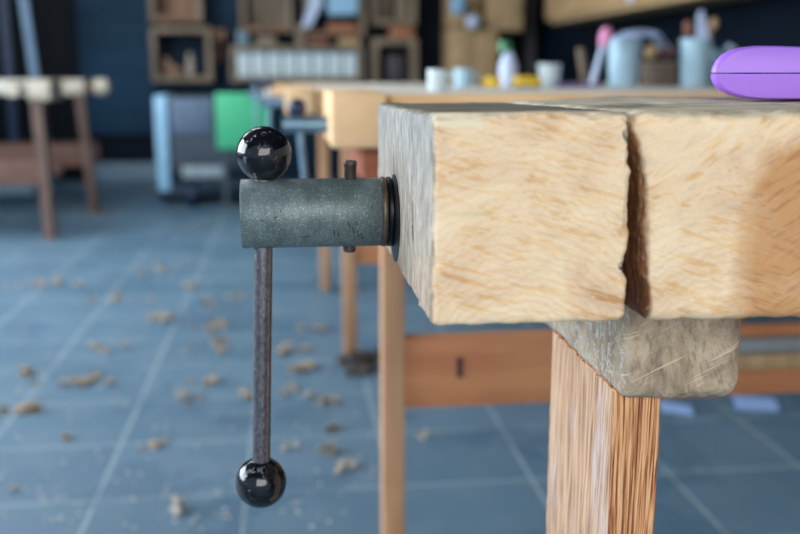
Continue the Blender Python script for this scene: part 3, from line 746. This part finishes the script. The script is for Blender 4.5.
free('hanging_ball', 'ball', 'pale blue ball hanging in front of the tan cabinets', ball(B(), p, .055, 24), M['paper'], p, 180)
p = at(459, 4, YW-.50)
bm = B(); ball(bm, p, .075, 24)
for v in bm.verts: v.co += (v.co-p).normalized()*noise.noise(v.co*14)*.03
free('bundled_bag', 'bag', 'crumpled blue-white bag hanging above the pale blue ball', bm, M['ice'], p, 180)
p = at(500, 60, YW-.6)
# ------------------------------------------------------------------ long wooden shelf on the right wall
ya, yb = 6.75, 3.2
sh = empty('wall_shelf', (1.98, 5, 1.205), 'long pale wooden shelf box fixed along the dark right wall above the buckets', 'shelf')
obj('shelf_board', box(B(), (1.85, yb, 1.205), (2.117, ya, 1.235), .004), M['tan'], sh, 40)
obj('front_board', box(B(), (1.835, yb, 1.2355), (1.865, ya+.1, 1.50), .006), wood('shelf_front', (206, 172, 124), (166, 130, 90), (20, 3, 20)), sh, 40)
obj('end_board', box(B(), (1.866, ya-.03, 1.2355), (2.117, ya, 1.42), .004), M['tan'], sh, 40)
p = at(631, -4, 5.0); xx = 1.832
tag(obj('round_plate', lathe(B(), [(0, 0), (.05, 0), (.062, .006), (0, .008)], (1.834, 5.0+.1, 1.30), (-1, 0, 0), 28), M['paper'], None, 60, (1.834, 5.1, 1.30)), 'small white disc fixed on the front of the right wall shelf', 'disc')

# ------------------------------------------------------------------ left background: pole, trolley, green board
a = at(36, 83, 7.3); b = at(24, 0, 7.3); d = (b-a).normalized()
a2 = a - d*(a.z/d.z) ; b2 = a + d*1.25
free('leaning_pole', 'pole', 'pale blue pole leaning against the dark door behind the left benches', beam(B(), a2+Vector((0, 0, .001)), b2, .06, .05, .006), plain('pole_paint', (112, 144, 172), .5), (a2.x, a2.y, 0))
def trolley():
    Y = 6.4; root = empty('tool_trolley', (-.72, Y+.2, 0), 'grey tool trolley on wheels with a pale blue edge, left of the green board', 'trolley')
    a = at(171, 168, Y); b = at(268, 97, Y)
    obj('cabinet_body', box(B(), (a.x, Y, a.z), (b.x-.02, Y+.42, b.z), .01), M['slate'], root, 40)
    obj('drawer_front', box(B(), (a.x+.01, Y-.016, a.z+.22), (at(212, 94, Y).x, Y-.001, b.z-.01), .004), M['shade_blue'], root, 40)
    c = at(157, 168, Y-.02)
    obj('corner_post', box(B(), (c.x, Y-.03, .10), (a.x-.002, Y+.42, b.z+.01), .012), M['ice'], root, 40)
    e = at(183, 178, Y-.05); f = at(226, 167, Y-.05)
    obj('base_shelf', box(B(), (a.x+.02, Y-.06, .22), (b.x-.03, Y+.42, a.z-.001), .008), M['navy'], root, 40)
    obj('label_panel', box(B(), (e.x, Y-.078, e.z), (f.x, Y-.061, f.z+.01), .004), plain('pale_panel', (146, 164, 172), .5), root, 40)
    for px_, yy in ((192, Y-.02), (258, Y-.02), (165, Y+.36), (258, Y+.36)):
        x_ = at(px_, 200, yy).x
        w_ = obj('wheel', tube(B(), (x_-.03, yy, .085), (x_+.03, yy, .085), .084, seg=28, bev=.012), M['dark_blue'], root, 40)
        obj('caster_fork', box(box(B(), (x_-.045, yy-.03, .08), (x_-.032, yy+.03, .222), .002), (x_+.032, yy-.03, .08), (x_+.045, yy+.03, .222), .002), M['navy'], w_)
trolley()
a = at(217, 149, 6.2); b = at(270, 93, 6.2)
gb = empty('green_board', ((a.x+b.x)/2, 6.2, 0), 'bright green board standing on a dark foot in front of the grey trolley', 'board')
obj('panel', box(B(), (a.x, 6.19, a.z), (b.x, 6.215, b.z), .004), M['green'], gb, 40)
obj('foot', box(box(B(), (a.x+.03, 6.217, 0.02), (a.x+.06, 6.24, b.z-.05), .002), (b.x-.06, 6.217, .02), (b.x-.03, 6.24, b.z-.05), .002), M['slate'], gb)
obj('foot_bar', box(B(), (a.x+.02, 6.15, 0.0), (b.x-.02, 6.30, .03), .004), M['slate'], gb)
# thin pale slab painting bounced light on the floor beneath the left benches
c = ground(8, 188)
p0, p1, p2, p3 = ground(-40, 197), ground(33, 195), ground(36, 181), ground(-40, 179)
bm = B(); vs = [bm.verts.new((p.x, p.y, .002)) for p in (p0, p1, p2, p3)]; f_ = bm.faces.new(vs)
r_ = bmesh.ops.extrude_face_region(bm, geom=[f_]); 
for v in [g for g in r_['geom'] if isinstance(g, bmesh.types.BMVert)]: v.co.z = .014
free('bounce_patch', 'board', 'pale patch of bounced light on the floor under the left benches', bm, plain('bounce_pale', (176, 214, 236), .5, 0, .04), (c.x, c.y, 0), None)

# ------------------------------------------------------------------ floor litter
def curl(bm, c, r, w_, turns, rot, lift=0.0, grow=1.6, th=.0008, flat=1.0):
    n = int(14*turns)+4; R_ = Matrix.Rotation(rot, 3, 'Z'); prev = None
    for i in range(n+1):
        t = i/n; a = -PI/2 + 2*PI*turns*t; rr = r*(1-(1-1/grow)*t)
        p = Vector((rr*math.cos(a), 0, (r+rr*math.sin(a))*flat+lift))
        p.x += .02*t*turns
        l = bm.verts.new(c+R_@(p+Vector((0, -w_/2, 0)))); rgt = bm.verts.new(c+R_@(p+Vector((0, w_/2, 0))))
        if prev: bm.faces.new((prev[0], prev[1], rgt, l))
        prev = (l, rgt)
shv = 0
named = [((182, 512), 'pale wood shaving curled on the floor just left below the handle', 'shaving_pale', .020), ((20, 376), 'tan wood shaving near the left edge, farther of the close pair', 'shaving', .016), ((34, 412), 'tan wood shaving near the left edge, nearer of the close pair', 'shaving', .017),
         ((337, 432), 'pale wood shaving right of the handle bar, farthest of the three together', 'shaving_pale', .013), ((335, 455), 'pale wood shaving right of the handle bar, middle of the three together', 'shaving_pale', .014), ((341, 470), 'pale wood shaving right of the handle bar, nearest of the three together', 'shaving', .012),
         ((286, 450), 'small pale shaving on the floor beside the lower black knob', 'shaving_pale', .010), ((418, 438), 'faint pale shaving below the rail of the second bench', 'shaving_pale', .010)]
for (q, lab, mt, rr) in named:
    c = ground(*q); bm = B(); k = random.random()*3
    for j in range(3): curl(bm, Vector((c.x+random.uniform(-.022, .022), c.y+random.uniform(-.015, .015), .001)), rr*random.uniform(.6, 1), rr*1.7, random.uniform(.5, 1.1), k+random.uniform(-.6, .6))
    bmesh.ops.solidify(bm, geom=bm.faces[:], thickness=.0008)
    tag(obj('wood_shaving', bm, M[mt], None, 60, (c.x, c.y, 0)), lab, 'wood shaving', 'wood shavings on the floor')
bm = B()
piles = [((20, 285), 10, .09), ((60, 283), 6, .09), ((8, 412), 6, .05), ((90, 380), 7, .05), ((70, 385), 5, .05), ((190, 288), 6, .08), ((215, 350), 7, .05), ((228, 343), 4, .04), ((160, 318), 7, .07), ((160, 270), 7, .12), ((205, 385), 5, .04), ((190, 400), 4, .04), ((120, 300), 6, .1),
         ((300, 372), 6, .05), ((290, 350), 6, .07), ((285, 392), 4, .04), ((95, 212), 10, .22), ((110, 215), 6, .2), ((60, 210), 6, .2), ((235, 300), 5, .08), ((20, 480), 1, .04), ((150, 450), 3, .05), ((320, 330), 5, .07), ((180, 230), 5, .2), ((400, 420), 2, .03), ((100, 350), 4, .08), ((205, 330), 6, .06), ((60, 440), 2, .05), ((330, 400), 4, .05), ((250, 400), 4, .05)]
for q, n, sp in piles:
    c = ground(*q)
    for j in range(n):
        rr = random.uniform(.013, .032)
        curl(bm, Vector((c.x+random.gauss(0, sp*.6), c.y+random.gauss(0, sp*.5), .001)), rr, rr*random.uniform(.6, 1.3), random.uniform(.3, .8), random.random()*6, flat=.35)
bmesh.ops.solidify(bm, geom=bm.faces[:], thickness=.0008)
tag(obj('wood_shavings', bm, M['shaving'], None, 60, (0, 3, 0)), 'scattered tan wood shavings littering the tiled floor', 'wood shavings', None, 'stuff')
# darker heap at the foot of the third bench's leg
bm = B(); c = ground(360, 366)
for j in range(46):
    rr = random.uniform(.008, .017); gx = random.gauss(0, .032); gy = random.gauss(0, .05)
    curl(bm, Vector((c.x+gx, c.y+gy, .001+max(0, .035-abs(gx)*.7-abs(gy)*.4)*random.random())), rr, rr*1.6, random.uniform(.4, 1.1), random.random()*6)
bmesh.ops.solidify(bm, geom=bm.faces[:], thickness=.0008)
tag(obj('shavings_heap', bm, M['shaving_dark'], None, 60, (c.x, c.y, 0)), 'dark heap of dirty shavings at the foot of the third bench leg', 'shavings heap', None, 'stuff')
# fine dust and crumbs
bm = B()
for j in range(420):
    c = ground(random.uniform(0, 380), random.uniform(215, 530)); s_ = random.uniform(.0012, .0035)
    box(bm, (c.x-s_, c.y-s_*1.4, .0002), (c.x+s_, c.y+s_*1.2, s_*.7))
tag(obj('wood_chips', bm, M['shaving_pale'], None, None, (0, 3, 0)), 'tiny pale wood crumbs scattered over the tiled floor', 'wood chips', None, 'stuff')
# two pale paper slips under the benches
for (pp, lab) in (([(658, 402), (690, 407), (694, 416), (662, 412)], 'blue-white paper slip on the floor just right of the near leg'), ([(733, 397), (775, 400), (780, 412), (737, 410)], 'blue-white paper slip on the floor at the right, under the red-brown rail')):
    g_ = [ground(*q) for q in pp]; cc = sum(g_, Vector())/4
    bm = B(); vs = [bm.verts.new((p.x, p.y, .001)) for p in g_]; f_ = bm.faces.new(vs)
    r_ = bmesh.ops.extrude_face_region(bm, geom=[f_])
    for v in [g for g in r_['geom'] if isinstance(g, bmesh.types.BMVert)]: v.co.z = .004
    free('paper_slip', 'paper', lab, bm, plain('blue_white_paper', (150, 182, 232), .7, 0, .04), (cc.x, cc.y, 0), None, 'paper slips on the floor')
